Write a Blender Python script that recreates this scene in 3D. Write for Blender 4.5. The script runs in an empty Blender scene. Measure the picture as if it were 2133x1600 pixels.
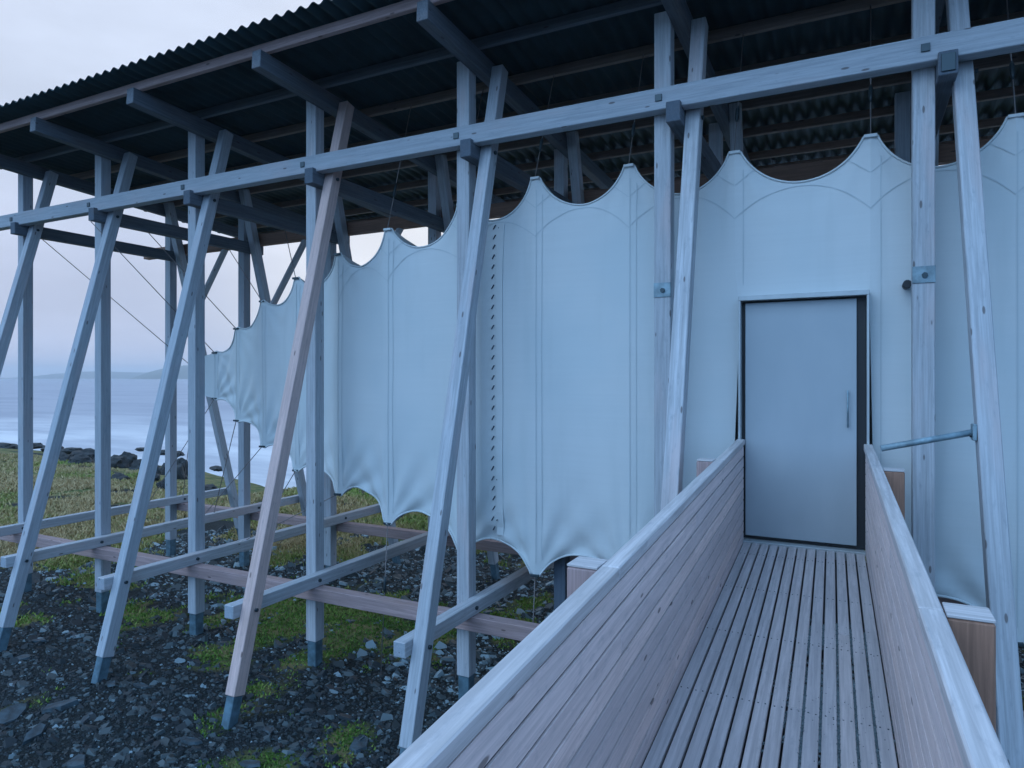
import bpy, math, random
import numpy as np
from mathutils import Vector, noise
random.seed(7); np.random.seed(7)
S = bpy.context.scene
COL = S.collection
R = math.radians
EYE = 4.5                      # height of the eye above the datum; building numbers below are relative to the eye

# ---------------------------------------------------------------- camera
cam = bpy.data.objects.new('camera', bpy.data.cameras.new('camera'))
COL.objects.link(cam)
cam.location = (0, 0, 0)
cam.rotation_euler = (R(90), 0, R(26.8))
cam.data.sensor_width = 36
cam.data.lens = 1415 / 2133 * 36
cam.data.shift_y = -13 / 2133
cam.data.clip_start = 0.05
cam.data.clip_end = 30000
S.camera = cam

# ---------------------------------------------------------------- light
SUN_EL, SUN_AZ = 38, 205       # azimuth clockwise from +Y: the light comes from behind the camera, on its left
S.view_settings.view_transform = 'Standard'
S.view_settings.look = 'None'
S.view_settings.gamma = 1
S.view_settings.exposure = 0
W = bpy.data.worlds.new('World'); S.world = W; W.use_nodes = True
nt = W.node_tree; nt.nodes.clear()
def N(t, kind, **kw):
    n = t.nodes.new(kind)
    for k, v in kw.items():
        if k.startswith('i_'):
            key = k[2:]
            key = int(key) if key.isdigit() else key.replace('_', ' ')
            n.inputs[key].default_value = v
        else: setattr(n, k, v)
    return n
def mixc(t, fac, a, b, blend='MIX'):
    m = t.nodes.new('ShaderNodeMix'); m.data_type = 'RGBA'; m.blend_type = blend
    for s, v in ((m.inputs[0], fac), (m.inputs[6], a), (m.inputs[7], b)):
        if hasattr(v, 'is_output'): t.links.new(v, s)
        elif isinstance(v, (int, float)) and s.type == 'RGBA': s.default_value = (v, v, v, 1)
        elif isinstance(v, (int, float)): s.default_value = v
        else: s.default_value = (*v, 1)
    return m.outputs[2]
def maprange(t, v, a, b, c=0.0, d=1.0, smooth=True):
    m = t.nodes.new('ShaderNodeMapRange'); m.interpolation_type = 'SMOOTHSTEP' if smooth else 'LINEAR'
    t.links.new(v, m.inputs[0])
    for i, x in zip((1, 2, 3, 4), (a, b, c, d)): m.inputs[i].default_value = x
    return m.outputs[0]
tc = N(nt, 'ShaderNodeTexCoord')
def dotdir(d):
    n = nt.nodes.new('ShaderNodeVectorMath'); n.operation = 'DOT_PRODUCT'
    nt.links.new(tc.outputs['Generated'], n.inputs[0]); n.inputs[1].default_value = Vector(d).normalized()
    return n.outputs['Value']
sky = N(nt, 'ShaderNodeTexSky', sky_type='NISHITA', sun_disc=False, sun_elevation=R(SUN_EL), sun_rotation=R(SUN_AZ))
cl = N(nt, 'ShaderNodeTexNoise', i_Scale=2.2, i_Detail=5.0, i_Roughness=0.55)
mp = N(nt, 'ShaderNodeMapping'); mp.inputs['Scale'].default_value = (1, 1, 3.2)
nt.links.new(tc.outputs['Generated'], mp.inputs[0]); nt.links.new(mp.outputs[0], cl.inputs['Vector'])
base = mixc(nt, maprange(nt, dotdir((0, 0, 1)), 0.0, 0.35), (6.3, 6.8, 9.0), (7.6, 8.5, 10.4))           # low cloud, pale lavender
base = mixc(nt, maprange(nt, dotdir((0, 0, 1)), 0.45, 0.95), base, (9.0, 13.6, 20.5))
base = mixc(nt, maprange(nt, dotdir((-0.42, 0.9, 0.14)), 0.86, 1.0), base, (10.6, 10.7, 11.2))                 # glow of the low sun behind cloud
base = mixc(nt, maprange(nt, dotdir((0.25, -0.95, 0.12)), -0.35, 0.75), base, (6.2, 12.6, 22.8))               # blue dusk side
base = mixc(nt, maprange(nt, dotdir((0.93, -0.35, 0.0)), 0.2, 0.95), base, (4.6, 9.2, 16.2))                    # darkest away from the glow
base = mixc(nt, maprange(nt, cl.outputs['Fac'], 0.3, 0.75), mixc(nt, 1.0, base, 0.87, 'MULTIPLY'), mixc(nt, 1.0, base, 1.08, 'MULTIPLY'))
base = mixc(nt, 0.12, base, sky.outputs[0])
bg = N(nt, 'ShaderNodeBackground', i_Strength=0.1)
nt.links.new(base, bg.inputs['Color'])
wo = N(nt, 'ShaderNodeOutputWorld'); nt.links.new(bg.outputs[0], wo.inputs['Surface'])
sun = bpy.data.objects.new('sun', bpy.data.lights.new('sun', 'SUN')); COL.objects.link(sun)
sun.data.energy = 0.85; sun.data.angle = R(45); sun.data.color = (0.64, 0.85, 1.0)
sd = Vector((math.sin(R(SUN_AZ)) * math.cos(R(SUN_EL)), math.cos(R(SUN_AZ)) * math.cos(R(SUN_EL)), math.sin(R(SUN_EL))))
sun.rotation_euler = sd.to_track_quat('Z', 'Y').to_euler()

# ---------------------------------------------------------------- materials
def new_mat(name):
    m = bpy.data.materials.new(name); m.use_nodes = True
    t = m.node_tree; p = t.nodes['Principled BSDF']
    return m, t, p
def wood(name, col, dark=0.62, rough=0.72, warm=(0.30, 0.19, 0.12), warm_amt=0.25, knots=True):
    m, t, p = new_mat(name)
    a = N(t, 'ShaderNodeAttribute', attribute_name='gc'); r = N(t, 'ShaderNodeAttribute', attribute_name='rnd')
    def mapped(s):
        q = N(t, 'ShaderNodeMapping'); q.inputs['Scale'].default_value = s
        t.links.new(a.outputs['Vector'], q.inputs[0]); return q.outputs[0]
    g = N(t, 'ShaderNodeTexNoise', i_Scale=1.0, i_Detail=5.0, i_Roughness=0.6, i_Distortion=0.4); t.links.new(mapped((1.6, 45, 45)), g.inputs['Vector'])
    f = N(t, 'ShaderNodeTexNoise', i_Scale=1.0, i_Detail=3.0); t.links.new(mapped((5, 160, 160)), f.inputs['Vector'])
    b = N(t, 'ShaderNodeTexNoise', i_Scale=1.0, i_Detail=3.0); t.links.new(mapped((1.1, 5, 5)), b.inputs['Vector'])
    c = mixc(t, maprange(t, g.outputs['Fac'], 0.30, 0.70), tuple(x * dark for x in col), col)
    c = mixc(t, maprange(t, f.outputs['Fac'], 0.35, 0.62, 0.24, 0.0), c, tuple(x * 0.45 for x in col))
    c = mixc(t, maprange(t, b.outputs['Fac'], 0.5, 0.75, 0.0, warm_amt), c, warm)
    w = N(t, 'ShaderNodeTexNoise', i_Scale=1.0, i_Detail=6.0, i_Roughness=0.7); t.links.new(mapped((9, 28, 28)), w.inputs['Vector'])
    c = mixc(t, maprange(t, w.outputs['Fac'], 0.52, 0.72, 0.0, 0.45), c, (col[0] * .42, col[1] * .46, col[2] * .5))    # weather marks
    w2 = N(t, 'ShaderNodeTexNoise', i_Scale=1.0, i_Detail=2.0); t.links.new(mapped((.45, 1.5, 1.5)), w2.inputs['Vector'])
    c = mixc(t, maprange(t, w2.outputs['Fac'], 0.35, 0.65, 0.25, 0.0), c, tuple(x * .6 for x in col))
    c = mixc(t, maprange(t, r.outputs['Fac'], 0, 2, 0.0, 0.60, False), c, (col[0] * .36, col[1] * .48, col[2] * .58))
    if knots:
        v = N(t, 'ShaderNodeTexVoronoi', i_Scale=1.0); t.links.new(mapped((3.0, 10, 10)), v.inputs['Vector'])
        c = mixc(t, maprange(t, v.outputs['Distance'], 0.07, 0.115, 0.7, 0.0), c, (0.07, 0.05, 0.045))
    t.links.new(c, p.inputs['Base Color']); p.inputs['Roughness'].default_value = rough
    p.inputs['Specular IOR Level'].default_value = 0.25
    bp = N(t, 'ShaderNodeBump', i_Strength=0.25, i_Distance=0.004); t.links.new(g.outputs['Fac'], bp.inputs['Height'])
    t.links.new(bp.outputs[0], p.inputs['Normal'])
    return m
WG = wood('weathered_pine', (0.55, 0.575, 0.615), dark=0.68, warm=(0.55, 0.46, 0.46), warm_amt=0.65)
WW = wood('brown_pine', (0.50, 0.355, 0.345), warm=(0.33, 0.20, 0.14), warm_amt=0.35)
WI = wood('shade_toned_pine', (0.17, 0.20, 0.24), warm_amt=0.22)  # shade under the roof is put into this darker wood colour
WB = wood('brown_batten', (0.36, 0.28, 0.245), warm_amt=0.3)
WR = wood('red_larch', (0.40, 0.22, 0.155), warm_amt=0.3)
WP = wood('fresh_pine', (0.74, 0.54, 0.50), dark=0.74)
WC = wood('cap_pine', (0.64, 0.605, 0.61), dark=0.66, warm_amt=0.08, knots=False)
WD = wood('deck_larch', (0.66, 0.585, 0.58), dark=0.66, warm_amt=0.12, knots=False)
WS = wood('panel_larch', (0.92, 0.745, 0.71), dark=0.78, warm_amt=0.10)
def plain(name, col, rough=0.5, metal=0.0, nscale=0, namt=0.3, bump=0):
    m, t, p = new_mat(name)
    p.inputs['Roughness'].default_value = rough; p.inputs['Metallic'].default_value = metal
    p.inputs['Base Color'].default_value = (*col, 1)
    if nscale:
        o = N(t, 'ShaderNodeTexCoord'); n = N(t, 'ShaderNodeTexNoise', i_Scale=nscale, i_Detail=6.0, i_Roughness=0.6)
        t.links.new(o.outputs['Object'], n.inputs['Vector'])
        t.links.new(mixc(t, maprange(t, n.outputs['Fac'], 0.3, 0.7), tuple(x * (1 - namt) for x in col), tuple(min(1, x * (1 + namt)) for x in col)), p.inputs['Base Color'])
        if bump:
            bp = N(t, 'ShaderNodeBump', i_Strength=bump, i_Distance=0.02); t.links.new(n.outputs['Fac'], bp.inputs['Height']); t.links.new(bp.outputs[0], p.inputs['Normal'])
    return m
GALV = plain('galvanised_steel', (0.20, 0.29, 0.34), 0.5, 0.2, 9, 0.35)
SHOE = plain('painted_steel', (0.085, 0.155, 0.20), 0.5, 0.2, 9, 0.35)
DARK = plain('black_steel_and_gap_shade', (0.012, 0.015, 0.02), 0.5)  # black steel, also the shade placed behind deck and wall gaps
BOLT = plain('bolt_steel', (0.05, 0.075, 0.09), 0.45, 0.6)
CABLE = plain('steel_cable', (0.22, 0.20, 0.20), 0.5, 0.4)
PORTAL = plain('brushed_portal_steel', (0.42, 0.46, 0.48), 0.45, 0.3, 5, 0.08)
ROOFM = plain('corrugated_sheet', (0.014, 0.042, 0.056), 0.7, 0.0, 2.0, 0.25)
def door_material():
    m, t, p = new_mat('stainless_door')
    o = N(t, 'ShaderNodeTexCoord'); q = N(t, 'ShaderNodeMapping'); q.inputs['Scale'].default_value = (3, 3, 1.2)
    t.links.new(o.outputs['Object'], q.inputs[0])
    n = N(t, 'ShaderNodeTexNoise', i_Scale=1.5, i_Detail=6.0); t.links.new(q.outputs[0], n.inputs['Vector'])
    t.links.new(mixc(t, maprange(t, n.outputs['Fac'], 0.3, 0.75), (0.33, 0.38, 0.42), (0.37, 0.42, 0.46)), p.inputs['Base Color'])
    t.links.new(maprange(t, n.outputs['Fac'], 0.3, 0.7, 0.55, 0.68), p.inputs['Roughness'])
    p.inputs['Metallic'].default_value = 0.2
    return m
DOORM = door_material()
def fabric_material():
    m, t, p = new_mat('sailcloth')
    o = N(t, 'ShaderNodeTexCoord'); q = N(t, 'ShaderNodeMapping'); q.inputs['Scale'].default_value = (0.9, 0.9, 55)
    t.links.new(o.outputs['Object'], q.inputs[0])
    n = N(t, 'ShaderNodeTexNoise', i_Scale=1.0, i_Detail=2.0); t.links.new(q.outputs[0], n.inputs['Vector'])
    b = N(t, 'ShaderNodeTexNoise', i_Scale=0.9, i_Detail=3.0); t.links.new(o.outputs['Object'], b.inputs['Vector'])
    c = mixc(t, maprange(t, n.outputs['Fac'], 0.3, 0.7), (0.565, 0.60, 0.615), (0.58, 0.615, 0.63))
    c = mixc(t, maprange(t, b.outputs['Fac'], 0.35, 0.7, 0.0, 0.45), c, (0.46, 0.545, 0.58))
    st = N(t, 'ShaderNodeTexNoise', i_Scale=1.0, i_Detail=4.0); q2 = N(t, 'ShaderNodeMapping'); q2.inputs['Scale'].default_value = (7, 7, .6)
    t.links.new(o.outputs['Object'], q2.inputs[0]); t.links.new(q2.outputs[0], st.inputs['Vector'])
    c = mixc(t, maprange(t, st.outputs['Fac'], 0.5, 0.75, 0.0, 0.22), c, (0.44, 0.49, 0.50))
    t.links.new(c, p.inputs['Base Color']); p.inputs['Roughness'].default_value = 0.8
    p.inputs['Specular IOR Level'].default_value = 0.2
    bp = N(t, 'ShaderNodeBump', i_Strength=0.05, i_Distance=0.003); t.links.new(n.outputs['Fac'], bp.inputs['Height']); t.links.new(bp.outputs[0], p.inputs['Normal'])
    return m
FAB = fabric_material()
SEAM = plain('seam_tape', (0.46, 0.52, 0.55), 0.8)
CORD = plain('lacing_cord', (0.06, 0.08, 0.11), 0.8)

# ---------------------------------------------------------------- mesh builder
class MB:
    def __init__(s): s.v = []; s.f = []; s.gc = []; s.rnd = []; s.mi = []; s.smooth = []
    def add(s, verts, faces, gc=None, rnd=0.5, mi=0, smooth=False):
        o = len(s.v); s.v += [tuple(v) for v in verts]; s.gc += [tuple(g) for g in (gc if gc is not None else verts)]
        for f in faces: s.f.append(tuple(i + o for i in f)); s.rnd.append(rnd); s.mi.append(mi); s.smooth.append(smooth)
    def beam(s, p0, p1, w, h, up=(0, 0, 1), e=0.006, mi=0, rnd=None, ext=0.0, er=1.9):
        p0, p1 = Vector(p0), Vector(p1); ax = (p1 - p0); L = ax.length; ax.normalize()
        si = Vector(up).cross(ax); si.normalize(); u = ax.cross(si); c = (p0 + p1) / 2
        a, b, d = L / 2 + ext, w / 2, h / 2
        e = min(e, a * .4, b * .4, d * .4)
        loc = []; idx = {}
        for sx in (-1, 1):
            for sy in (-1, 1):
                for sz in (-1, 1):
                    for k in range(3):
                        ee = [e, e, e]; ee[k] = 0
                        idx[sx, sy, sz, k] = len(loc); loc.append(Vector((sx * (a - ee[0]), sy * (b - ee[1]), sz * (d - ee[2]))))
        F = []
        for k in range(3):
            i, j = [q for q in range(3) if q != k]
            for sg in (-1, 1):
                ring = []
                for (si_, sj_) in ((-1, -1), (1, -1), (1, 1), (-1, 1)):
                    t = [0, 0, 0]; t[k] = sg; t[i] = si_; t[j] = sj_; ring.append(idx[(*t, k)])
                F.append(ring)
            for s1 in (-1, 1):
                for s2 in (-1, 1):
                    t0 = [0, 0, 0]; t0[i] = s1; t0[j] = s2; t1 = list(t0); t0[k] = -1; t1[k] = 1
                    F.append([idx[(*t0, i)], idx[(*t1, i)], idx[(*t1, j)], idx[(*t0, j)]])
        for sx in (-1, 1):
            for sy in (-1, 1):
                for sz in (-1, 1): F.append([idx[sx, sy, sz, k] for k in range(3)])
        out = []
        for f in F:
            q = [loc[i] for i in f]; nrm = (q[1] - q[0]).cross(q[2] - q[0]); cc = sum(q, Vector()) / len(q)
            out.append(f if nrm.dot(cc) > 0 else f[::-1])
        r = random.random() if rnd is None else rnd
        off = Vector((random.uniform(0, 90), random.uniform(0, 9), random.uniform(0, 9)))
        s.add([c + ax * q.x + si * q.y + u * q.z for q in loc], out, [q + off for q in loc], r, mi)
        s.rnd[-26] = s.rnd[-26 + 1] = max(r, er)          # end grain is darker
        return s
    def box(s, x0, x1, y0, y1, z0, z1, axis='x', **k):
        cx, cy, cz = (x0 + x1) / 2, (y0 + y1) / 2, (z0 + z1) / 2
        if axis == 'x': return s.beam((x0, cy, cz), (x1, cy, cz), y1 - y0, z1 - z0, **k)
        if axis == 'y': return s.beam((cx, y0, cz), (cx, y1, cz), x1 - x0, z1 - z0, **k)
        return s.beam((cx, cy, z0), (cx, cy, z1), x1 - x0, y1 - y0, up=(0, 1, 0), **k)
    def tube(s, pts, r, n=8, mi=0, cap=True, rr=None):
        pts = [Vector(p) for p in pts]; o = []
        for i, p in enumerate(pts):
            d = (pts[min(i + 1, len(pts) - 1)] - pts[max(i - 1, 0)]).normalized()
            a = d.orthogonal().normalized() if i == 0 else (a - d * a.dot(d)).normalized()
            b = d.cross(a); q = rr[i] if rr else r
            o += [p + (a * math.cos(2 * math.pi * j / n) + b * math.sin(2 * math.pi * j / n)) * q for j in range(n)]
        F = [(i * n + j, i * n + (j + 1) % n, (i + 1) * n + (j + 1) % n, (i + 1) * n + j) for i in range(len(pts) - 1) for j in range(n)]
        s.add(o, F, None, 0.5, mi, True)
        if cap: s.f += [tuple(range(len(s.v) - n * len(pts), len(s.v) - n * len(pts) + n))[::-1], tuple(range(len(s.v) - n, len(s.v)))]; s.rnd += [.5, .5]; s.mi += [mi, mi]; s.smooth += [False, False]
        return s
    def build(s, name, mats, parent=None):
        me = bpy.data.meshes.new(name); me.from_pydata(s.v, [], s.f)
        g = me.attributes.new('gc', 'FLOAT_VECTOR', 'POINT'); g.data.foreach_set('vector', np.array(s.gc, np.float32).ravel())
        r = me.attributes.new('rnd', 'FLOAT', 'FACE'); r.data.foreach_set('value', np.array(s.rnd, np.float32))
        for m in (mats if isinstance(mats, (list, tuple)) else [mats]): me.materials.append(m)
        me.polygons.foreach_set('material_index', np.array(s.mi, np.int32)); me.polygons.foreach_set('use_smooth', np.array(s.smooth, bool))
        me.update()
        o = bpy.data.objects.new(name, me); COL.objects.link(o)
        if parent is not None: adopt(o, parent)
        return o
def wloc(o):
    p = Vector(o.location)
    while o.parent: o = o.parent; p = p + o.location
    return p
def adopt(o, parent):
    w = wloc(parent); o.parent = parent; o.location = Vector(o.location) - w     # parents only carry a translation
def empty(name, loc, label, cat, group=None):
    o = bpy.data.objects.new(name, None); COL.objects.link(o); o.location = loc; o.empty_display_size = 0.3
    return tag(o, label, cat, group)
def tag(o, label=None, cat=None, group=None, kind=None):
    for k, v in (('label', label), ('category', cat), ('group', group), ('kind', kind)):
        if v: o[k] = v
    return o

GZ = -3.42                     # ground under the shelter, relative to the eye
# ---------------------------------------------------------------- timber shelter
XS = {-5: -11.889, -4: -9.904, -3: -7.898, -2: -5.826, -1: -3.733, 0: -1.633, 1: 0.398, 2: 2.46, 3: 4.52, 4: 6.58}
YF, PW, BW = 6.10, 0.15, 0.13  # front face of the front posts, post width, beam width
YC = 7.465                     # long axis of the shelter
mir = lambda y: 2 * YC - y
ROOF_S = -0.055
roofz = lambda y: 3.25 + ROOF_S * (y - 5.16)     # underside of the rafters
sh = empty('timber_shelter', (-3, YC, GZ), 'long open shelter of grey pine posts and leaning props under a dark corrugated roof', 'shelter')
def ground_z(x, y): return GZ
for k, x in XS.items():
    for side in (0, 1):
        Y = (lambda y: y) if side == 0 else mir
        ya, yb = sorted((Y(YF), Y(YF + PW)))
        top = roofz((ya + yb) / 2) + 0.12
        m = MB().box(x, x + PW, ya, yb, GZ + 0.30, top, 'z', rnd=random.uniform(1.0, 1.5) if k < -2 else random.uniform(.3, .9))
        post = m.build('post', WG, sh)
        MB().box(x + .012, x + PW - .012, ya + .012, yb - .012, GZ - .25, GZ + .32, 'z').build('steel_shoe', SHOE, post)
        if side == 0 and k in (0, 1):
            b = MB().box(x - .002, x + PW + .002, ya - .008, ya + .02, .73, .86, 'z', e=.002)
            pl = b.build('bolt_plate', GALV, post)
            pl2 = MB().tube([(x + .08, ya - .024, .79), (x + .08, ya - .006, .79)], .022, 6).build('bolt', BOLT, post)
        # leaning prop: its foot stands outside the post
        xr = x + PW + BW
        off = .075
        z0, z1 = GZ + .28, roofz(YF) + .10
        yz = lambda z: (6.12 - .258 * (2.4 - z)) + off
        mat = WP if (side == 0 and k == -2) else WG
        xz = (lambda z: .729 + .0234 * (2.28 - z)) if side == 0 and k == 1 else (lambda z: xr + BW / 2)
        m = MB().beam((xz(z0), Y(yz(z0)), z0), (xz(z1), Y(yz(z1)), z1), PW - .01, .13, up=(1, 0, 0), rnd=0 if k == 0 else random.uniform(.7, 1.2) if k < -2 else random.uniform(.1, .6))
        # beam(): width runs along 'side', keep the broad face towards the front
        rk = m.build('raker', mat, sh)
        if mat is WP: rk['label'] = 'prop of fresh pinkish pine'
        zs = GZ - .25
        MB().beam((xz(zs), Y(yz(zs)), zs), (xz(z0 + .03), Y(yz(z0 + .03)), z0 + .03), PW - .035, .105, up=(1, 0, 0)).build('steel_shoe', SHOE, rk)
    xm = x + PW + BW / 2
    e = 5.15
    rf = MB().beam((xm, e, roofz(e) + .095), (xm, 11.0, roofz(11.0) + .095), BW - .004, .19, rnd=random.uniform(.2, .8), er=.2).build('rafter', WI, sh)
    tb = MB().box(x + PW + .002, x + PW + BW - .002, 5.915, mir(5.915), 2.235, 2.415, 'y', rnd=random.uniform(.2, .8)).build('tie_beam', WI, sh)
    if k == 1: MB().box(x + PW + .02, x + PW + BW - .02, 5.903, 5.915, 2.26, 2.39, 'z').build('shadow_end_plate', BOLT, tb)  # dark tone stands in for shadow on the beam end
    cb = MB().box(x + PW + .002, x + PW + BW - .002, 4.80, mir(4.80), -2.42, -2.285, 'y', rnd=random.uniform(0, .4)).build('cross_beam', WG, sh)
    for yb in (6.03, 8.90): MB().tube([(x + PW + BW - .003, yb, -2.35), (x + PW + BW + .014, yb, -2.35)], .022, 6).build('bolt', BOLT, cb)
    for zb in (-2.35, 2.32):
        yb = 6.12 - .258 * (2.4 - zb) + .075
        MB().tube([(x + PW + 2 * BW + .002, yb, zb), (x + PW + 2 * BW + .022, yb, zb)], .020, 6).build('bolt', BOLT, sh)
X0, X1 = -12.75, 7.4
for y0, y1 in ((5.97, 6.097), (mir(6.097), mir(5.97))):
    rl = MB().box(X0, X1, y0, y1, 2.38, 2.575, 'x', rnd=1.25).build('rail', WG if y0 < 7 else WR, sh)
    for k, x in XS.items():
        yy = y0 - .012 if y0 < 7 else y1 - .004
        MB().box(x + .045, x + .105, yy, yy + .016, 2.455, 2.515, 'z', e=.002).build('bolt', BOLT, rl)
for y0, y1 in ((5.95, 6.098), (mir(6.098), mir(5.95))):
    MB().box(X0 + .3, X1, y0, y1, -2.57, -2.422, 'x', rnd=.35).build('long_beam', WW, sh)
for i, y in enumerate((5.25, 6.09, 6.93, 7.77, 8.62, 9.46, 10.34, 10.95)):
    z = roofz(y) + .19
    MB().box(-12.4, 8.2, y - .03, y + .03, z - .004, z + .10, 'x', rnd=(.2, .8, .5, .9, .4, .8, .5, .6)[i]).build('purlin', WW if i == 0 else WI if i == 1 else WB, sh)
# corrugated roof sheet, one wave every 0.16 m, a real thickness
m = MB(); n = int((8.5 + 12.45) / .16 * 8); xsr = np.linspace(-12.45, 8.5, n)
ys = (4.95, 8.0, 11.35); V = []; V2 = []
for y in ys:
    zz = roofz(y) + .29 + .024
    for xx in xsr:
        w = .022 * math.cos(2 * math.pi * xx / .16); V.append((xx, y, zz + w)); V2.append((xx, y, zz + w + .007))
nn = len(xsr); F = []; o = len(V)
for j in range(2):
    for i in range(nn - 1):
        a, b, c, d = j * nn + i, j * nn + i + 1, (j + 1) * nn + i + 1, (j + 1) * nn + i
        F.append((a, d, c, b)); F.append((a + o, b + o, c + o, d + o))
for i in range(nn - 1):
    F.append((i, i + 1, i + 1 + o, i + o)); a = 2 * nn + i; F.append((a + 1, a, a + o, a + 1 + o))
m.add(V + V2, F, None, .5, 0, True); m.build('roof_sheet', ROOFM, sh)
# diagonal braces in the rear post line
for k in (-5, -4, -3, -2, -1, 0, 1):
    x = XS[k]
    MB().beam((x + .1, 8.89, .55), (x + 1.42, 8.89, 2.40), .06, .11, up=(0, 1, 0), rnd=.7).build('brace', WG, sh)
# steel strut beside the walkway
st = MB().tube([(.712, 5.47, -.365), (.16, 5.36, -.49)], .022, 10).build('strut', GALV, sh)
MB().box(.700, .724, 5.42, 5.52, -.42, -.31, 'z', e=.004).build('bracket', GALV, st)
MB().tube([(.700, 5.455, -.385), (.686, 5.455, -.385)], .016, 6).build('bolt', BOLT, st)

# ---------------------------------------------------------------- fabric pavilion
fp = empty('fabric_pavilion', (-1.5, YC, -2.1), 'pale blue-white cloth hall with scalloped edges stretched inside the timber shelter', 'fabric hall')
TIPS = [(-8.838, 7.30, .386, -.32), (-8.138, 7.10, .721, -.63), (-7.398, 6.90, 1.067, -.96), (-6.575, 6.70, 1.309, -1.22), (-5.709, 6.52, 1.525, -1.44),
        (-4.87, 6.42, 1.73, -1.70), (-3.86, 6.40, 1.90, -1.90), (-2.965, 6.40, 2.07, -2.05), (-1.963, 6.40, 2.06, -2.05), (-.975, 6.40, 2.04, -2.05),
        (.115, 6.40, 2.015, -2.05), (1.10, 6.40, 2.01, -2.04), (2.15, 6.40, 2.0, -2.04), (3.2, 6.40, 2.0, -2.04), (4.25, 6.42, 1.95, -2.0), (5.3, 6.6, 1.7, -1.7), (6.2, 7.0, 1.2, -1.2)]
FLAT = .052
def drop(x, L, sag):                        # x measured from the tip, along the panel
    a = L / 2 - FLAT; q = x - L / 2
    if abs(q) >= a: return 0.0
    Rr = (a * a + sag * sag) / (2 * sag)
    return sag - (Rr - math.sqrt(max(Rr * Rr - q * q, 0)))
def columns(L):
    a = L / 2 - FLAT; c = [0.0]
    c += [L / 2 - a * math.cos(math.pi * i / 30) for i in range(31)]
    c += [L]; return c
def slit(z):                                # cloth drawn back from the door jambs
    return max(0.0, min(1.0, (.62 - z) / 1.15))
ROWS = [0, .004, .012, .025, .045, .07, .10, .135, .17, .21] + [.21 + .58 * i / 18 for i in range(1, 18)] + [.79, .83, .865, .90, .93, .955, .975, .988, .996, 1]
def pt(i, d, t, L):
    A, B = TIPS[i], TIPS[i + 1]; s = d / L
    sag = .31 * min(1.0, L / 1.0) if i >= 4 else (.16, .17, .20, .25)[i] * L
    lerp = lambda k: A[k] + (B[k] - A[k]) * s
    dr = drop(d, L, sag)
    zt, zb = lerp(2) - dr, lerp(3) + dr * (.92 if i > 7 else .82)
    z = zb + (zt - zb) * t
    x, y = lerp(0), lerp(1)
    dt, db = zt - z, z - zb
    hump = 4 * s * (1 - s)
    y += .055 * hump * (math.exp(-dt / .28) + math.exp(-db / .28)) + .018 * hump     # cloth turns in towards the scallops
    for (tx, tz, sg) in ((A, 3, 1), (B, 3, -1)):                                       # folds fanning out of the lower tips
        dx, dz = abs(x - tx[0]), z - tx[tz]; r = math.hypot(dx, dz)
        if r > .02: y += min(1, 3 * hump) * (.016 * math.exp(-((r - .42) / .3) ** 2) + .005 * math.exp(-((r - .8) / .4) ** 2)) * math.sin(14 * math.atan2(dx, dz) + i) * min(1, dx / .1)
    for (tx, tz, sg) in ((A, 2, 1), (B, 2, -1)):
        dx, dz = abs(x - tx[0]), tx[tz] - z; r = math.hypot(dx, dz)
        if r > .02: y += min(1, 3 * hump) * .007 * math.exp(-((r - .38) / .28) ** 2) * math.sin(12 * math.atan2(dx, dz) + 2 * i) * min(1, dx / .1)
    y += .016 * noise.noise(Vector((x * 1.3, z * .9, 3))) + .004 * noise.noise(Vector((x * 2.2, z * 6, 1)))
    return x, y, z
m = MB(); DP = 9                             # DP: the panel with the door
topF, botF = [], []
for i in range(len(TIPS) - 1):
    A, B = TIPS[i], TIPS[i + 1]; L = math.hypot(B[0] - A[0], B[1] - A[1]); C = columns(L)
    V = []; nr = len(ROWS)
    for ci, d in enumerate(C):
        for t in ROWS:
            x, y, z = pt(i, d, t, L)
            q = slit(z) if z > -2 else 1
            if i == DP - 1 and d > L * .8: x += (.05 * max(0, min(1, (.95 - z) / .3)) - .045 * q) * ((d / L - .8) / .2)
            if i == DP + 1 and d < L * .2: x += (-.008 * max(0, min(1, (.95 - z) / .3)) + .022 * q) * (1 - d / L / .2)
            if i == DP and d < L * .2: x += (.05 * max(0, min(1, (.95 - z) / .3)) + .03 * q) * (1 - d / L / .2)
            if i == DP and d > L * .8: x += (-.008 * max(0, min(1, (.95 - z) / .3)) - .04 * q) * ((d / L - .8) / .2)
            V.append((x, y, z))
        topF.append(V[-1]); botF.append(V[-nr])
    F = [(c * nr + r, (c + 1) * nr + r, (c + 1) * nr + r + 1, c * nr + r + 1) for c in range(len(C) - 1) for r in range(nr - 1)]
    m.add(V, F, None, .5, 0, True)
    m.add([(x, mir(y), z) for x, y, z in V], [f[::-1] for f in F], None, .5, 0, True)
for edge, sg in ((topF, 1), (botF, -1)):     # top and underside close the tube
    V = []; nj = 9
    for (x, y, z) in edge:
        for j in range(nj):
            s = j / (nj - 1); V.append((x, y + (mir(y) - y) * s, z - sg * .16 * 4 * s * (1 - s)))
    F = [(c * nj + r, c * nj + r + 1, (c + 1) * nj + r + 1, (c + 1) * nj + r) for c in range(len(edge) - 1) for r in range(nj - 1)]
    m.add(V, F if sg < 0 else [f[::-1] for f in F], None, .5, 0, True)
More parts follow.
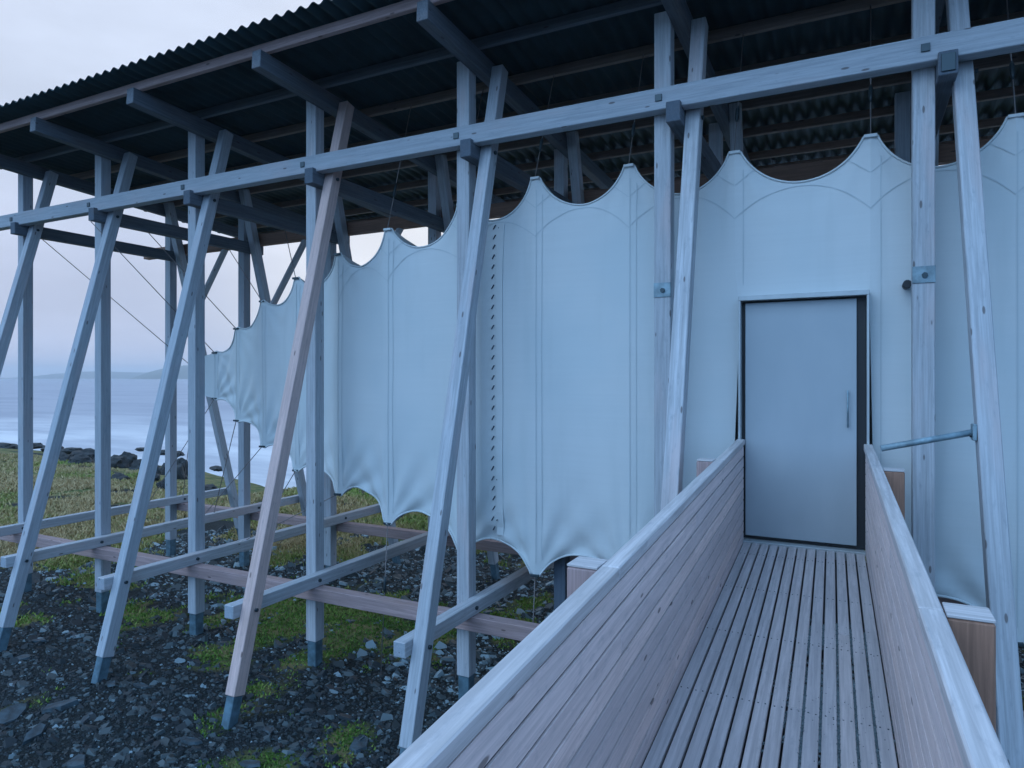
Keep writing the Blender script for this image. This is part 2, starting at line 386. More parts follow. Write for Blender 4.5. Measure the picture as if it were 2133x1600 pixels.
# narrow end of the hall
A = TIPS[0]; V = []
for j in range(9):
    s = j / 8; yy = A[1] + (mir(A[1]) - A[1]) * s
    for r in range(7):
        t = r / 6; bow = .62 * math.sin(math.pi * s) ** .7 - .12 * (4 * t * (1 - t))
        V.append((A[0] - max(0, bow), yy, (A[3] + (A[2] - A[3]) * t) * (1 - .35 * math.sin(math.pi * s))))
m.add(V, [(c * 7 + r, c * 7 + r + 1, (c + 1) * 7 + r + 1, (c + 1) * 7 + r) for c in range(8) for r in range(6)], None, .5, 0, True)
# hems along the scallops
for edge in (topF, botF):
    m.tube([(x, y - .004, z) for x, y, z in edge], .011, 5, 0)
# seam tapes: one at every tip, and an arc under every scallop
for i in range(len(TIPS) - 1):
    A, B = TIPS[i], TIPS[i + 1]; L = math.hypot(B[0] - A[0], B[1] - A[1]); n_ = Vector((B[1] - A[1], -(B[0] - A[0]), 0)).normalized()
    def ribbon(pts, w, mi=1, lift=.004):
        V = []
        for k2, p in enumerate(pts):
            p = Vector(p); t_ = (Vector(pts[min(k2 + 1, len(pts) - 1)]) - Vector(pts[max(k2 - 1, 0)])).normalized(); q = t_.cross(n_).normalized()
            V += [p + q * w / 2 + n_ * lift, p - q * w / 2 + n_ * lift]
        m.add(V, [(2 * a, 2 * a + 1, 2 * a + 3, 2 * a + 2) for a in range(len(pts) - 1)], None, .5, mi, True)
    for d in ((.012, .075) if i not in (DP,) else (.075,)):
        if i == DP + 1 and d < .03: continue
        ribbon([pt(i, d, t, L) for t in [.03 + .94 * q / 40 for q in range(41)] if not (i in (DP, DP + 1) and d < .09 and pt(i, d, t, L)[2] < .75 and i == DP)], .007)
    if i > 3:
        arc = []; H = pt(i, 0, 1, L)[2] - pt(i, 0, 0, L)[2]; zm = pt(i, L / 2, 1, L)[2] - .035
        for c in range(41):
            d = L * c / 40; q = abs(2 * c / 40 - 1); ze = (A[2] + (B[2] - A[2]) * c / 40) - .60
            zz = zm + (ze - zm) * q ** 2.1; top = pt(i, d, 1, L)[2]; bot = pt(i, d, 0, L)[2]
            arc.append(pt(i, d, max(0, (min(zz, top - .004) - bot) / (top - bot)), L))
        ribbon(arc, .008)
        for d0, sg2, T_ in ((0, 1, A), (L, -1, B)):
            arc = []
            for c in range(9):
                d = d0 + sg2 * (.004 + .20 * c / 8); zz = T_[2] - .30 + .16 * c / 8; top = pt(i, d, 1, L)[2]; bot = pt(i, d, 0, L)[2]
                arc.append(pt(i, d, max(0, (min(zz, top - .004) - bot) / (top - bot)), L))
            ribbon(arc, .007)
m.build('membrane', [FAB, SEAM], fp)
# lacing that closes the cloth
m = MB(); xl = -3.47; AA, BB = TIPS[6], TIPS[7]; LL = BB[0] - AA[0]
dl = xl - AA[0]
lap = MB()
for j in range(31):
    z = -1.62 + j * .108
    zt, zb = pt(6, dl, 1, LL)[2], pt(6, dl, 0, LL)[2]
    if not zb + .05 < z < zt - .02: continue
    x, y, zz = pt(6, dl, (z - zb) / (zt - zb), LL)
    m.beam((x - .012, y - .006, z - .020), (x + .016, y - .006, z + .026), .008, .016, up=(0, 1, 0), e=.002)
    m.tube([(x + .052, y - .008, z - .01), (x + .052, y + .004, z - .01)], .007, 6)
m.build('lacing', CORD, fp)['kind'] = 'stuff'
xs_ = [pt(6, dl + .09, t, LL) for t in [.02 + .96 * q / 40 for q in range(41)]]
for (x, y, z) in [xs_[0]]: pass
V = []
for (x, y, z) in xs_: V += [(x - .05, y - .012, z), (x + .03, y - .012, z), (x + .03, y + .004, z)]
m2 = MB(); m2.add(V, [(3 * a + b, 3 * a + b + 1, 3 * a + b + 4, 3 * a + b + 3) for a in range(40) for b in (0, 1)], None, .5, 0)
m2.build('lap_strip', FAB, fp)
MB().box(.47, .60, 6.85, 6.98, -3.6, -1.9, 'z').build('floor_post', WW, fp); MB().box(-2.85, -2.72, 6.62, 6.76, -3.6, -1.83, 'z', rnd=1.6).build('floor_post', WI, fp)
# tip plates and tension cables
def cable(p, q, r=.006, buckle=None):
    p, q = Vector(p), Vector(q); o = MB().tube([p, q], r, 6).build('tension_cable', CABLE, fp)
    if buckle:
        a = p.lerp(q, buckle); d = (q - p).normalized()
        MB().tube([a - d * .09, a - d * .05, a + d * .05, a + d * .09], .016, 8, rr=[.008, .018, .018, .008]).build('turnbuckle', BOLT, o)
for i, (x, y, zt, zb) in enumerate(TIPS):
    for sg, z in ((1, zt), (-1, zb)):
        MB().box(x - .05, x + .05, y - .018, y + .014, z - .012 if sg > 0 else z - .014, z + .014 if sg > 0 else z + .012, 'x', e=.003).build('tip_plate', BOLT if sg < 0 or i < 5 else FAB, fp)
    if i >= 5:
        cable((x, y, zt + .01), (x + .01, 6.88, roofz(6.9) + .19), .005, .30)
        cable((x, y, zb - .01), (x - .02, y - .1, -3.45), .005, .4)
        cable((x, mir(y), zb - .01), (x, mir(6.0), -2.43), .005, .6)
def ray_at_x(u, v, X):
    ca, sa = math.cos(R(26.8)), math.sin(R(26.8)); a, b = (u - 1066.5) / 1415, (787 - v) / 1415
    d = Vector((-sa + ca * a, ca + sa * a, b)); return d * (X / d.x)
cable((-9.46, mir(7.27), -.02), (-11.66, 6.32, 2.24))
cable(TIPS[0][:3], (-9.70, 5.90, 2.24)); cable(TIPS[1][:3], (-9.70, 6.79, 2.24)); cable(TIPS[2][:3], (-9.70, 8.3, 2.24))
cable(TIPS[3][:3], (-7.68, 7.6, 2.24))
for i, X in ((0, -11.66), (1, -9.70), (2, -9.70), (3, -7.68), (4, -7.68)):
    x, y, zt, zb = TIPS[i]; cable((x, y, zb), (X, y + (.9 if i < 3 else .35), -2.29))
cable((-9.46, YC, -.02), (-11.66, 8.9, -2.29))
# door
xa, xb_, zb_, zt_ = -.925, .105, -1.432, .70
df = MB()
df.box(xa, xa + .02, 6.27, 6.52, zb_, zt_, 'z', e=.003); df.box(xb_ - .02, xb_, 6.27, 6.52, zb_, zt_, 'z', e=.003)
df.box(xa, xb_, 6.267, 6.52, zt_ - .02, zt_ + .02, 'x', e=.003)
df.build('door_frame', PORTAL, fp)
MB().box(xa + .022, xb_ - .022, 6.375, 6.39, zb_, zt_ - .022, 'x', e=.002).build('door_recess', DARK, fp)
dr = MB().box(-.875, .012, 6.345, 6.374, zb_ + .03, .662, 'z', e=.004).build('door', DOORM, fp)
h = MB(); h.tube([(-.055, 6.312, -.415), (-.055, 6.312, -.105)], .007, 8)
for z in (-.39, -.13): h.tube([(-.055, 6.312, z), (-.055, 6.347, z)], .009, 8)
h.build('handle', GALV, dr)
MB().box(xa, xb_, 6.262, 6.36, zb_ - .03, zb_ - .002, 'x', e=.003).build('threshold', PORTAL, fp)
MB().tube([(.372, 6.26, .75), (.372, 6.40, .75)], .032, 12).build('anchor_disc', DARK, fp)

# ---------------------------------------------------------------- walkway
wk = empty('walkway', (-.35, 3.2, GZ), 'narrow timber walkway with boarded side walls rising to the steel door', 'walkway')
YD = 6.26
fl = lambda y: -1.44 + .0328 * (y - 6.45)
lx = lambda y: -.888 - .031 * (y - 6.45)
rx = lambda y: .071 - .026 * (y - 6.45)
YN = -1.6
m = MB(); nb = 13
for j in range(nb):
    def ex(y, q): return lx(y) + (rx(y) - lx(y)) * q
    q0, q1 = (j + .0) / nb, (j + 1.0) / nb
    brk = random.uniform(1.5, 4.5) if j % 3 == 1 else None
    segs = [(YN, YD)] if brk is None else [(YN, brk), (brk + .004, YD)]
    for a, b in segs:
        qa = (q0 + q1) / 2; w = (rx(3) - lx(3)) / nb - .011
        m.beam((ex(a, qa), a, fl(a) - .014), (ex(b, qa), b, fl(b) - .014), w, .028, e=.003, rnd=random.random())
for y in (0.2, 1.25, 2.33, 3.4, 4.2, 5.03, 5.9):
    for j in range(nb):
        for q in (.28, .72):
            x = lx(y) + (rx(y) - lx(y)) * (j + q) / nb; m.tube([(x, y + random.uniform(-.006, .006), fl(y) - .004), (x, y, fl(y) + .0012)], .0042, 6, 1)
m.build('deck', [WD, BOLT], wk)
MB().beam(((lx(YN) + rx(YN)) / 2, YN, fl(YN) - .075), ((lx(YD) + rx(YD)) / 2, YD, fl(YD) - .075), .99, .012, e=.001).build('gap_shade_sheet', DARK, wk)  # black sheet added below the boards to paint shade into the gaps
for y in (0.2, 1.25, 2.33, 3.4, 4.2, 5.03, 5.9): MB().box(lx(y) - .06, rx(y) + .06, y - .035, y + .035, fl(y) - .20, fl(y) - .085, 'x').build('bearer', WW, wk)
for sg, ff in ((-1, lx), (1, rx)):
    m = MB(); nbd = 9; hb = .86 / nbd
    for j in range(nbd):
        z0 = -.02 + j * hb
        xo = sg * .014
        brk = random.uniform(1.0, 4.8); 
        for a, b in ((YN, brk), (brk + .003, YD + .06)):
            m.beam((ff(a) + xo, a, fl(a) + z0 + hb / 2), (ff(b) + xo, b, fl(b) + z0 + hb / 2), .026, hb - .012, e=.001, rnd=random.uniform(0, 1.2))
    m.beam((ff(YN) + sg * .016, YN, fl(YN) + .405), (ff(YD) + sg * .016, YD + .05, fl(YD) + .405), .014, .90, e=.001, rnd=.9, mi=1)  # black backing, paints the shade seen between the wall boards
    m.build('side_wall', [WS, DARK], wk)
    cw = .068 if sg < 0 else .064
    for a, b in ((YN, 2.325), (2.332, 5.02), (5.027, YD + .04)):
        xc = sg * (cw / 2 - .012)
        MB().beam((ff(a) + xc, a, fl(a) + .875), (ff(b) + xc, b, fl(b) + .875), cw, .05, e=.005, rnd=random.uniform(0, .3)).build('cap_rail', WC, wk)
    for y in (-.4, 2.36, 5.03):
        xi = ff(y) + sg * (cw - .012)
        xa_, xb2 = sorted((xi + sg * .004, xi + sg * .122))
        p = MB().box(xa_, xb2, y - .06, y + .06, GZ - .2, fl(y) + .885, 'z', rnd=.3).build('support_post', WR if sg > 0 else WW, wk)
        MB().box(xa_ + .001, xb2, y - .060, y + .060, fl(y) + .887, fl(y) + .897, 'x', e=.002, rnd=.3).build('sky_lit_post_top', WC, p)  # pale slice, sky light on the post's end put into its colour

# ---------------------------------------------------------------- terrain, shore, sea
def shore_y(x): return 14.6 + max(0, -16 - x) * .28 - max(0, -30 - x) * .2 + 4.2 * max(0, min(1, (x + 17) / 1.6)) + .8 * noise.noise(Vector((x * .14, 3.3, 0)))
def terrain(x, y):
    d = y - shore_y(x)
    z = GZ + .05 * noise.noise(Vector((x * .5, y * .5, 0))) + .022 * noise.noise(Vector((x * 1.7, y * 1.7, 5)))
    z += .16 * noise.noise(Vector((x * .12, y * .12, 9))) * min(1, max(0, (y - 10) / 5))
    if y < 4.0: z -= .02 * min(3, 4 - y)
    if d > -3: z -= .10 * (d + 3) + .05 * max(0, d) ** 1.3
    return max(z, -9)
def axis(lo, hi, fine, a, b, mx):
    v = [a]
    while v[-1] < b: v.append(v[-1] + fine)
    s = fine
    while v[-1] < hi: s = min(s * 1.25, mx); v.append(v[-1] + s)
    s = fine; w = [a]
    while w[-1] > lo: s = min(s * 1.25, mx); w.append(w[-1] - s)
    return sorted(set(w + v))
gx = axis(-400, 400, .22, -16, 3, 30); gy = axis(-400, 60, .22, 1, 17, 30)
def greenness(x, y):                          # where grass and moss grow (1) and where slate gravel lies bare (0)
    g = .75 * noise.noise(Vector((x * .5, y * .5, 1.7))) + .75 * noise.noise(Vector((x * 1.5, y * 1.5, 8.1))) + .25 * noise.noise(Vector((x * 4, y * 4, 1)))
    far = max(0, min(1, (y - 9.2 + .25 * (x + 12)) / 2.2)) if x < -8 else max(0, min(1, (y - 10.8) / 2))
    far = max(far, max(0, min(1, (-13.5 - x + (y - 6) * .3) / 2.0)))
    mid = .16 * max(0, 1 - abs(y - 4.2) / 1.6) + .46 * math.exp(-((y - 7.7) / 1.4) ** 2)
    return max(0, min(1, .5 + 1.5 * (g - .42 + mid) + 1.1 * far))
V = []; GA = []
for x in gx:
    for y in gy: V.append((x, y, terrain(x, y))); GA.append(greenness(x, y))
ny = len(gy)
me = bpy.data.meshes.new('ground'); me.from_pydata(V, [], [(a * ny + b, (a + 1) * ny + b, (a + 1) * ny + b + 1, a * ny + b + 1) for a in range(len(gx) - 1) for b in range(ny - 1)])
at = me.attributes.new('green', 'FLOAT', 'POINT'); at.data.foreach_set('value', np.array(GA, np.float32))
me.polygons.foreach_set('use_smooth', np.ones(len(me.polygons), bool))
gm, t, p = new_mat('shore_ground')
o = N(t, 'ShaderNodeTexCoord')
n1 = N(t, 'ShaderNodeTexVoronoi', i_Scale=19.0); n2 = N(t, 'ShaderNodeTexNoise', i_Scale=2.5, i_Detail=7.0); n3 = N(t, 'ShaderNodeTexNoise', i_Scale=38.0, i_Detail=4.0)
for q in (n1, n2, n3): t.links.new(o.outputs['Object'], q.inputs['Vector'])
grav = mixc(t, maprange(t, n3.outputs['Fac'], 0.35, 0.68), (0.007, 0.011, 0.013), (0.024, 0.034, 0.038))
grav = mixc(t, maprange(t, n2.outputs['Fac'], 0.4, 0.7, 0, .6), grav, (0.012, 0.015, 0.015))
gcol = mixc(t, maprange(t, n2.outputs['Fac'], 0.35, 0.65), (0.060, 0.090, 0.028), (0.19, 0.16, 0.07))
gr = N(t, 'ShaderNodeAttribute', attribute_name='green')
t.links.new(mixc(t, maprange(t, gr.outputs['Fac'], .35, .75), grav, gcol), p.inputs['Base Color']); p.inputs['Roughness'].default_value = .95
p.inputs['Specular IOR Level'].default_value = 0.2
bp = N(t, 'ShaderNodeBump', i_Strength=.9, i_Distance=.03); t.links.new(n3.outputs['Fac'], bp.inputs['Height']); t.links.new(bp.outputs[0], p.inputs['Normal'])
me.materials.append(gm); g = bpy.data.objects.new('ground', me); COL.objects.link(g)
tag(g, 'slate gravel and rough grass sloping to the shore', 'ground', kind='structure')

SEA = -4.35
sm, t, p = new_mat('misty_sea')
o = N(t, 'ShaderNodeTexCoord'); q = N(t, 'ShaderNodeMapping'); q.inputs['Scale'].default_value = (.05, .16, 1); q.inputs['Rotation'].default_value = (0, 0, R(20))
t.links.new(o.outputs['Object'], q.inputs[0])
n1 = N(t, 'ShaderNodeTexNoise', i_Scale=1.0, i_Detail=6.0, i_Roughness=.6); t.links.new(q.outputs[0], n1.inputs['Vector'])
fo = N(t, 'ShaderNodeAttribute', attribute_name='foam')
ml = N(t, 'ShaderNodeMath', operation='MULTIPLY'); t.links.new(fo.outputs['Fac'], ml.inputs[0]); t.links.new(maprange(t, n1.outputs['Fac'], .3, .6, .35, 1.0), ml.inputs[1])
t.links.new(mixc(t, ml.outputs[0], (0.16, 0.20, 0.27), (0.76, 0.77, 0.78)), p.inputs['Base Color'])
p.inputs['Roughness'].default_value = .45; p.inputs['IOR'].default_value = 1.33
bp = N(t, 'ShaderNodeBump', i_Strength=.15, i_Distance=.2); t.links.new(n1.outputs['Fac'], bp.inputs['Height']); t.links.new(bp.outputs[0], p.inputs['Normal'])
sx = axis(-4300, 1800, 1.5, -70, 5, 400); sy = axis(-450, 4300, 1.0, 12, 60, 400)
V = []; FO = []
for x in sx:
    for y in sy:
        V.append((x, y, SEA)); d = y - shore_y(max(-60, min(20, x)))
        FO.append(math.exp(-max(0, d - 1) / 24) if x > -90 else .2)
ny = len(sy); me = bpy.data.meshes.new('sea'); me.from_pydata(V, [], [(a * ny + b, (a + 1) * ny + b, (a + 1) * ny + b + 1, a * ny + b + 1) for a in range(len(sx) - 1) for b in range(ny - 1)])
at = me.attributes.new('foam', 'FLOAT', 'POINT'); at.data.foreach_set('value', np.array(FO, np.float32))
me.materials.append(sm); g = bpy.data.objects.new('sea', me); COL.objects.link(g); tag(g, 'pale misty sea beyond the shore', 'sea', kind='structure')

# far headlands across the water
HM = plain('headland', (0.06, 0.075, 0.06), .9, 0, .004, .4)
def ray_dir(u):
    ca, sa = math.cos(R(26.8)), math.sin(R(26.8)); a = (u - 1066.5) / 1415; return Vector((-sa + ca * a, ca + sa * a, 0))
def headland(name, dist, prof, label):
    V = []; n = len(prof); K = 60
    us = np.interp(np.linspace(0, n - 1, K), range(n), [q[0] for q in prof]); hs = np.interp(np.linspace(0, n - 1, K), range(n), [q[1] for q in prof])
    for u, h in zip(us, hs):
        H = h / 1415 * dist + abs(SEA) * 0 + .03 * dist / 100 * noise.noise(Vector((u * .05, dist, 0)))
        d = ray_dir(u)
        for s, f_ in ((1.0, -.02), (1.03, .45), (1.09, .8), (1.18, 1.0), (1.3, .6), (1.42, -.02)):
            zz = SEA + (H - SEA) * f_ if f_ > 0 else SEA - 1
            if f_ == 1.0: zz = H * s
            V.append((d.x * dist * s, d.y * dist * s, zz + .0))
    me = bpy.data.meshes.new(name); me.from_pydata(V, [], [(a * 6 + b, (a + 1) * 6 + b, (a + 1) * 6 + b + 1, a * 6 + b + 1) for a in range(K - 1) for b in range(5)])
    me.polygons.foreach_set('use_smooth', np.ones(len(me.polygons), bool)); me.materials.append(HM)
    o = bpy.data.objects.new(name, me); COL.objects.link(o); tag(o, label, 'headland', kind='structure')
headland('hills', 3000, [(-400, 3), (-150, 1), (20, 0), (60, 2), (110, 8), (160, 12), (200, 14), (250, 12), (300, 11), (380, 14), (460, 16), (560, 12), (700, 6)], 'low pale headland across the water')
headland('hills', 2100, [(262, -4), (285, 3), (310, 12), (335, 18), (360, 24), (390, 26), (430, 24), (500, 18), (560, 6), (620, -4)], 'nearer blue headland behind the end of the cloth hall')

# shoreline rocks, one by one
RK = plain('wet_rock', (0.014, 0.019, 0.022), .75, 0, 2.5, .5, .6)
def rock(name, x, y, z, sx_, sy_, sz_, seed, label, group, mat):
    import bmesh
    bm = bmesh.new(); bmesh.ops.create_icosphere(bm, subdivisions=3, radius=1)
    for v in bm.verts:
        d = v.co.normalized(); r = 1 + .38 * noise.noise(d * 1.3 + Vector((seed, 0, 0))) + .22 * noise.noise(d * 3.1 + Vector((0, seed, 0))) + .1 * noise.noise(d * 7 + Vector((0, 0, seed)))
        v.co = Vector((d.x * sx_, d.y * sy_, d.z * sz_)) * r
    me = bpy.data.meshes.new(name); bm.to_mesh(me); bm.free(); me.materials.append(mat)
    o = bpy.data.objects.new(name, me); COL.objects.link(o); o.location = (x, y, z); o.rotation_euler.z = seed
    tag(o, label, 'rock', group); return o
def at_z(u, v, Z):
    a, b = (u - 1066.5) / 1415, (787 - v) / 1415; ca, sa = math.cos(R(26.8)), math.sin(R(26.8))
    d = Vector((-sa + ca * a, ca + sa * a, b)); return d * (Z / b)
rocks = [(5, 921, 1.3, .22), (60, 919, 1.2, .18), (110, 925, 1.1, .2), (150, 928, .9, .15), (128, 950, .9, .3), (178, 946, 1.3, .38), (165, 958, 1.0, .35), (240, 962, .9, .42), (265, 955, .8, .4), (290, 968, .8, .35),
         (318, 975, .6, .3), (345, 978, .5, .35), (377, 972, .55, .45), (372, 985, .6, .4), (310, 990, .6, .25), (345, 1005, .5, .22), (250, 990, .6, .2),
         (338, 932, .7, .12), (368, 935, .7, .14), (300, 925, .7, .1), (430, 1008, .6, .13), (455, 965, .6, .1)]
ORD = ['leftmost', 'second from the left', 'third from the left', 'fourth from the left', 'fifth from the left', 'sixth from the left', 'seventh from the left', 'eighth from the left', 'ninth from the left', 'tenth from the left', 'eleventh from the left', 'twelfth from the left', 'thirteenth from the left', 'fourteenth from the left', 'fifteenth from the left', 'rightmost', 'last']
awash = lambda q: q[1] < 940 and q[0] > 280 or q[0] > 420
onland = sorted([q for q in rocks if not awash(q)]); inwater = sorted([q for q in rocks if awash(q)])
for i, (u, v, w, h) in enumerate(rocks):
    P = at_z(u, v + 12, -3.75 if v < 990 else -3.6)
    low = v < 940 and u > 280 or u > 420
    rock('shore_rock', P.x, P.y, P.z + h * .2, w * .55, w * .45, h * 1.05, i * 1.37, 'low dark rock awash in pale sea, ' + ORD[inwater.index((u, v, w, h))] + ' in the water' if low else 'dark boulder on the grassy shore edge, ' + ORD[onland.index((u, v, w, h))] + ' in the row', 'rocks along the shore', RK)

# ---------------------------------------------------------------- loose slate, gravel and grass
SL = plain('slate', (0.026, 0.050, 0.066), .6, 0, 9, .55, .6)
def slab_mesh(w, d, h, rg):
    n = rg.randint(5, 7); ang = sorted(rg.uniform(0, 2 * math.pi) for _ in range(n)); ang = [2 * math.pi * i / n + rg.uniform(-.35, .35) for i in range(n)]
    top = [(w * math.cos(a) * rg.uniform(.7, 1), d * math.sin(a) * rg.uniform(.7, 1), h * rg.uniform(.8, 1.1)) for a in ang]; bot = [(x * 1.12, y * 1.12, -h) for x, y, z in top]
    return top + bot, [tuple(range(n))] + [(i, i + n, (i + 1) % n + n, (i + 1) % n) for i in range(n)]
rg = random.Random(3)
slabs = [(150, 1319, .16), (79, 1336, .17), (124, 1474, .24), (22, 1491, .26), (71, 1532, .22), (232, 1431, .16), (296, 1435, .16), (225, 1403, .14), (731, 1296, .14), (772, 1382, .13), (750, 1547, .20), (45, 1371, .18),
         (180, 1500, .15), (330, 1500, .13), (395, 1545, .17), (560, 1520, .14), (640, 1480, .13), (300, 1330, .10), (370, 1250, .11), (590, 1335, .11), (690, 1215, .10), (520, 1590, .16), (640, 1580, .15), (160, 1585, .2)]
RANK = ['largest', 'second largest', 'third largest', 'fourth largest', 'fifth largest', 'sixth largest', 'seventh largest', 'eighth largest', 'ninth largest', 'tenth largest', 'eleventh largest', 'twelfth largest', 'smallest']
FEET = [(-11.5, 'fifth prop from the walkway'), (-9.5, 'fourth prop from the walkway'), (-7.5, 'third prop from the walkway'), (-5.4, 'pinkish prop'), (-3.4, 'prop nearest the walkway')]
foot = lambda q: min(FEET, key=lambda f_: abs(at_z(q[0], q[1], GZ).x - f_[0]))[1]
by = {}
for q in sorted(slabs, key=lambda q: -q[2]): by.setdefault(foot(q), []).append(q)
for (u, v, w) in slabs:
    lab = RANK[by[foot((u, v, w))].index((u, v, w))] + ' flat slate slab lying near the foot of the ' + foot((u, v, w))
    w *= .78; P = at_z(u, v, GZ); ve, fa = slab_mesh(w, w * rg.uniform(.35, .7), w * rg.uniform(.07, .13), rg)
    me = bpy.data.meshes.new('slate_slab'); me.from_pydata(ve, [], fa); me.materials.append(SL)
    o = bpy.data.objects.new('slate_slab', me); COL.objects.link(o); o.location = (P.x, P.y, terrain(P.x, P.y) + w * .08)
    o.rotation_euler = (rg.uniform(-.2, .2), rg.uniform(-.2, .2), rg.uniform(0, 6.28))
    tag(o, lab, 'stone', 'slate slabs on the gravel')
# gravel: many small flakes in one mesh
GM, t, p = new_mat('slate_gravel')
r = N(t, 'ShaderNodeAttribute', attribute_name='tone')
cr = N(t, 'ShaderNodeValToRGB'); t.links.new(r.outputs['Fac'], cr.inputs[0])
el = cr.color_ramp.elements; el[0].color = (0.003, 0.008, 0.012, 1); el[1].color = (0.22, 0.30, 0.34, 1)
for pos, c in ((.3, (.012, .022, .029, 1)), (.55, (.030, .038, .040, 1)), (.82, (.045, .070, .082, 1)), (.95, (.085, .12, .135, 1))):
    e_ = el.new(pos); e_.color = c
t.links.new(cr.outputs[0], p.inputs['Base Color']); p.inputs['Roughness'].default_value = .65
V = []; F = []; T = []
def flake(x, y, z, s, tone):
    o = len(V); n = 5; a0 = random.uniform(0, 6.3); tx, ty = random.uniform(-.5, .5), random.uniform(-.5, .5); fl_ = random.uniform(.5, 1); h = s * (random.uniform(.25, .6) if s < .03 else random.uniform(.10, .25))
    pts = []
    for k in range(n):
        a = a0 + 2 * math.pi * k / n + random.uniform(-.4, .4); rr = s * random.uniform(.6, 1.1); dx, dy = rr * math.cos(a), rr * math.sin(a) * fl_
        pts.append((dx, dy))
    for dx, dy in pts: V.append((x + dx * .8, y + dy * .8, z + h + tx * dx + ty * dy))
    for dx, dy in pts: V.append((x + dx * 1.1, y + dy * 1.1, z - h * .6))
    F.append(tuple(range(o, o + n))); T.append(tone)
    for k in range(n): F.append((o + k, o + n + k, o + n + (k + 1) % n, o + (k + 1) % n)); T.append(tone)
cnt = 0
while cnt < 72000:
    d = 3.6 + 13 * random.random() ** 1.5; az = random.uniform(-74, 14)
    x, y = d * math.sin(R(az)), d * math.cos(R(az))
    if y > 13 or x > 3.5: continue
    gr_ = greenness(x, y)
    if random.random() < gr_ * 1.25 - .25: continue
    s = .010 + .022 * random.random() ** 2 + (.065 * random.random() ** 1.4 if random.random() < .13 else 0)
    s *= .75 + d * .05
    pale = max(0, min(1, (y - 5.9 + .8 * noise.noise(Vector((x * .7, y * .7, 4)))) / 1.2)); flake(x, y, terrain(x, y), s * (1 + .25 * pale), min(1, random.random() ** (1.15 - .5 * pale) + .12 * pale)); cnt += 1
me = bpy.data.meshes.new('gravel'); me.from_pydata(V, [], F); a = me.attributes.new('tone', 'FLOAT', 'FACE'); a.data.foreach_set('value', np.array(T, np.float32)); me.materials.append(GM)
o = bpy.data.objects.new('gravel', me); COL.objects.link(o); tag(o, 'loose dark slate gravel under the shelter', 'gravel', kind='stuff')
# grass and moss
GR, t, p = new_mat('shore_grass')
r = N(t, 'ShaderNodeAttribute', attribute_name='tone'); cr = N(t, 'ShaderNodeValToRGB'); t.links.new(r.outputs['Fac'], cr.inputs[0])
el = cr.color_ramp.elements; el[0].color = (.025, .055, .012, 1); el[1].color = (.42, .32, .17, 1)
for pos, c in ((.3, (.07, .16, .025, 1)), (.5, (.17, .27, .05, 1)), (.72, (.29, .29, .10, 1))):
    e_ = el.new(pos); e_.color = c
t.links.new(cr.outputs[0], p.inputs['Base Color']); p.inputs['Roughness'].default_value = .8; p.inputs['Specular IOR Level'].default_value = .2
V = []; F = []; T = []; cnt = 0
while cnt < 95000:
    d = 3.6 + 36 * random.random() ** 1.7; az = random.uniform(-74, 14)
    x, y = d * math.sin(R(az)), d * math.cos(R(az))
    if y > shore_y(x) - .3 + noise.noise(Vector((x, y, 0))) or x > 4: continue
    g_ = greenness(x, y)
    if random.random() > (g_ - .42) * 2.2: continue
    patch = .5 + .5 * noise.noise(Vector((x * .8, y * .8, 20)))
    far = max(0, min(1, (d - 9) / 8))
    h = (.012 + .022 * random.random()) * (1 + 2.6 * far) * (.6 + .8 * patch); w = .006 + d * .0009
    a = random.uniform(0, 6.3); lx_, ly_ = random.gauss(0, .55) * h, random.gauss(0, .55) * h; z = terrain(x, y) - .004
    tone = max(0, min(1, .36 + .5 * (patch - .5) + .30 * far + .6 * far * (noise.noise(Vector((x * .35, y * .35, 2))) + .5) + random.gauss(0, .12)))
    for q in range(2):
        o = len(V); a += 1.7; ox, oy = random.gauss(0, .02), random.gauss(0, .02)
        V += [(x + ox - w * math.cos(a), y + oy - w * math.sin(a), z), (x + ox + w * math.cos(a), y + oy + w * math.sin(a), z), (x + ox + lx_ * (1 - 2 * q), y + oy + ly_, z + h)]
        F.append((o, o + 1, o + 2)); T.append(tone)
    cnt += 1
me = bpy.data.meshes.new('grass'); me.from_pydata(V, [], F); a = me.attributes.new('tone', 'FLOAT', 'FACE'); a.data.foreach_set('value', np.array(T, np.float32)); me.materials.append(GR)
o = bpy.data.objects.new('grass', me); COL.objects.link(o); tag(o, 'short mossy grass growing through the gravel and over the shore', 'grass', kind='stuff')

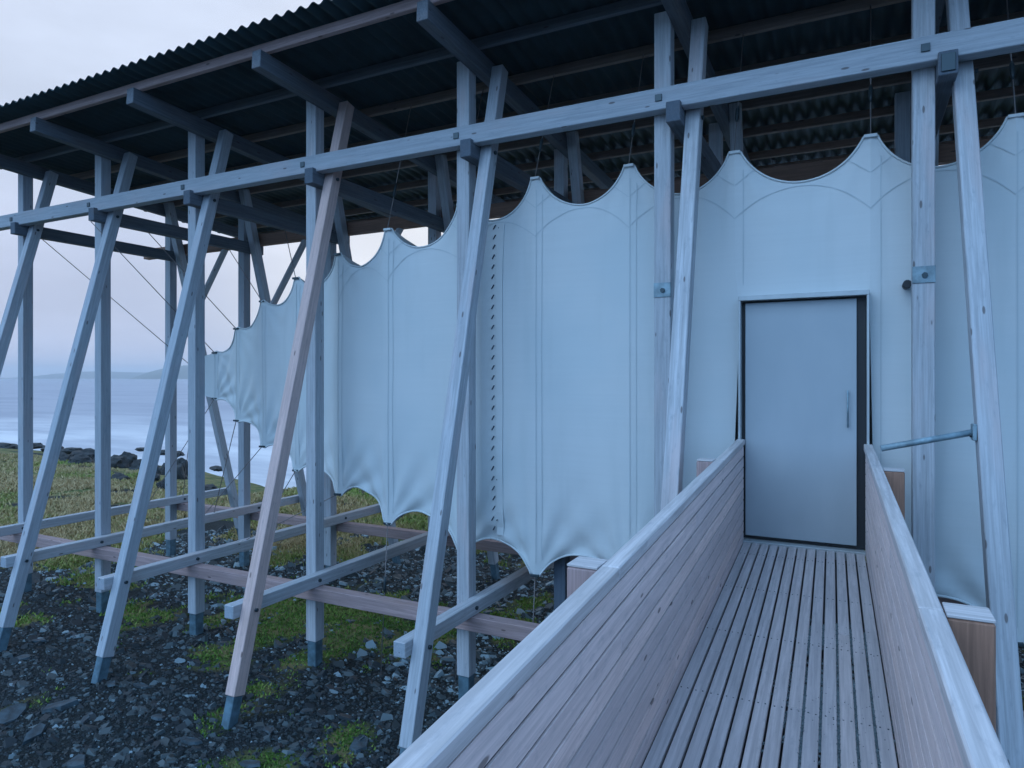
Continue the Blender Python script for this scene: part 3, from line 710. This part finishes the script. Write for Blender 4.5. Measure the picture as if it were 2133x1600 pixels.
V = []; F = []; T = []
for cx_, cy_, sx_, sy_, n_ in ((-.03, 4.35, .10, .10, 500), (-.02, 3.45, .12, .28, 1300), (-.06, 3.5, .2, .6, 60)):
    for _ in range(n_):
        x, y = random.gauss(cx_, sx_), random.gauss(cy_, sy_)
        if not lx(y) + .02 < x < rx(y) - .02: continue
        q = (x - lx(y)) / (rx(y) - lx(y)) * nb; gap = min(q % 1, 1 - q % 1) < .10
        if not gap and random.random() < .93:
            q = round(q); x = lx(y) + (rx(y) - lx(y)) * q / nb + random.uniform(-.004, .004); gap = True
        flake(x, y, fl(y) + (-.007 if gap else .001), random.uniform(.005, .010) if gap else random.uniform(.0015, .0035), random.uniform(.88, .97))
for g_ in (8, 9, 10, 11, 12):
    for ya, yb in ((4.15 + random.uniform(-.1, .1), 4.5 + random.uniform(-.12, .12)), (3.0 + random.uniform(-.25, .15), 3.72 + random.uniform(-.2, .1))):
        n_ = int((yb - ya) / .008)
        for k_ in range(n_ * 2):
            y = random.uniform(ya, yb); x = lx(y) + (rx(y) - lx(y)) * g_ / nb + random.uniform(-.006, .006)
            flake(x, y, fl(y) - .007, random.uniform(.006, .010), random.uniform(.88, .97))
me = bpy.data.meshes.new('grit'); me.from_pydata(V, [], F); a = me.attributes.new('tone', 'FLOAT', 'FACE'); a.data.foreach_set('value', np.array(T, np.float32)); me.materials.append(GM)
o = bpy.data.objects.new('grit', me); COL.objects.link(o); tag(o, 'grit trodden into the gaps of the walkway boards', 'grit', kind='stuff')

# ---------------------------------------------------------------- sea air
hz = MB(); hz.beam((-5600, 2300, 30), (2200, 2300, 30), 6000, 82, e=0); hm = bpy.data.materials.new('sea_air'); hm.use_nodes = True
t = hm.node_tree; t.nodes.clear(); v = N(t, 'ShaderNodeVolumePrincipled'); v.inputs['Color'].default_value = (.92, .95, 1, 1); v.inputs['Density'].default_value = .00036
t.links.new(v.outputs[0], N(t, 'ShaderNodeOutputMaterial').inputs['Volume'])
o = hz.build('haze', hm); tag(o, 'pale sea haze over the water', 'haze', kind='stuff')
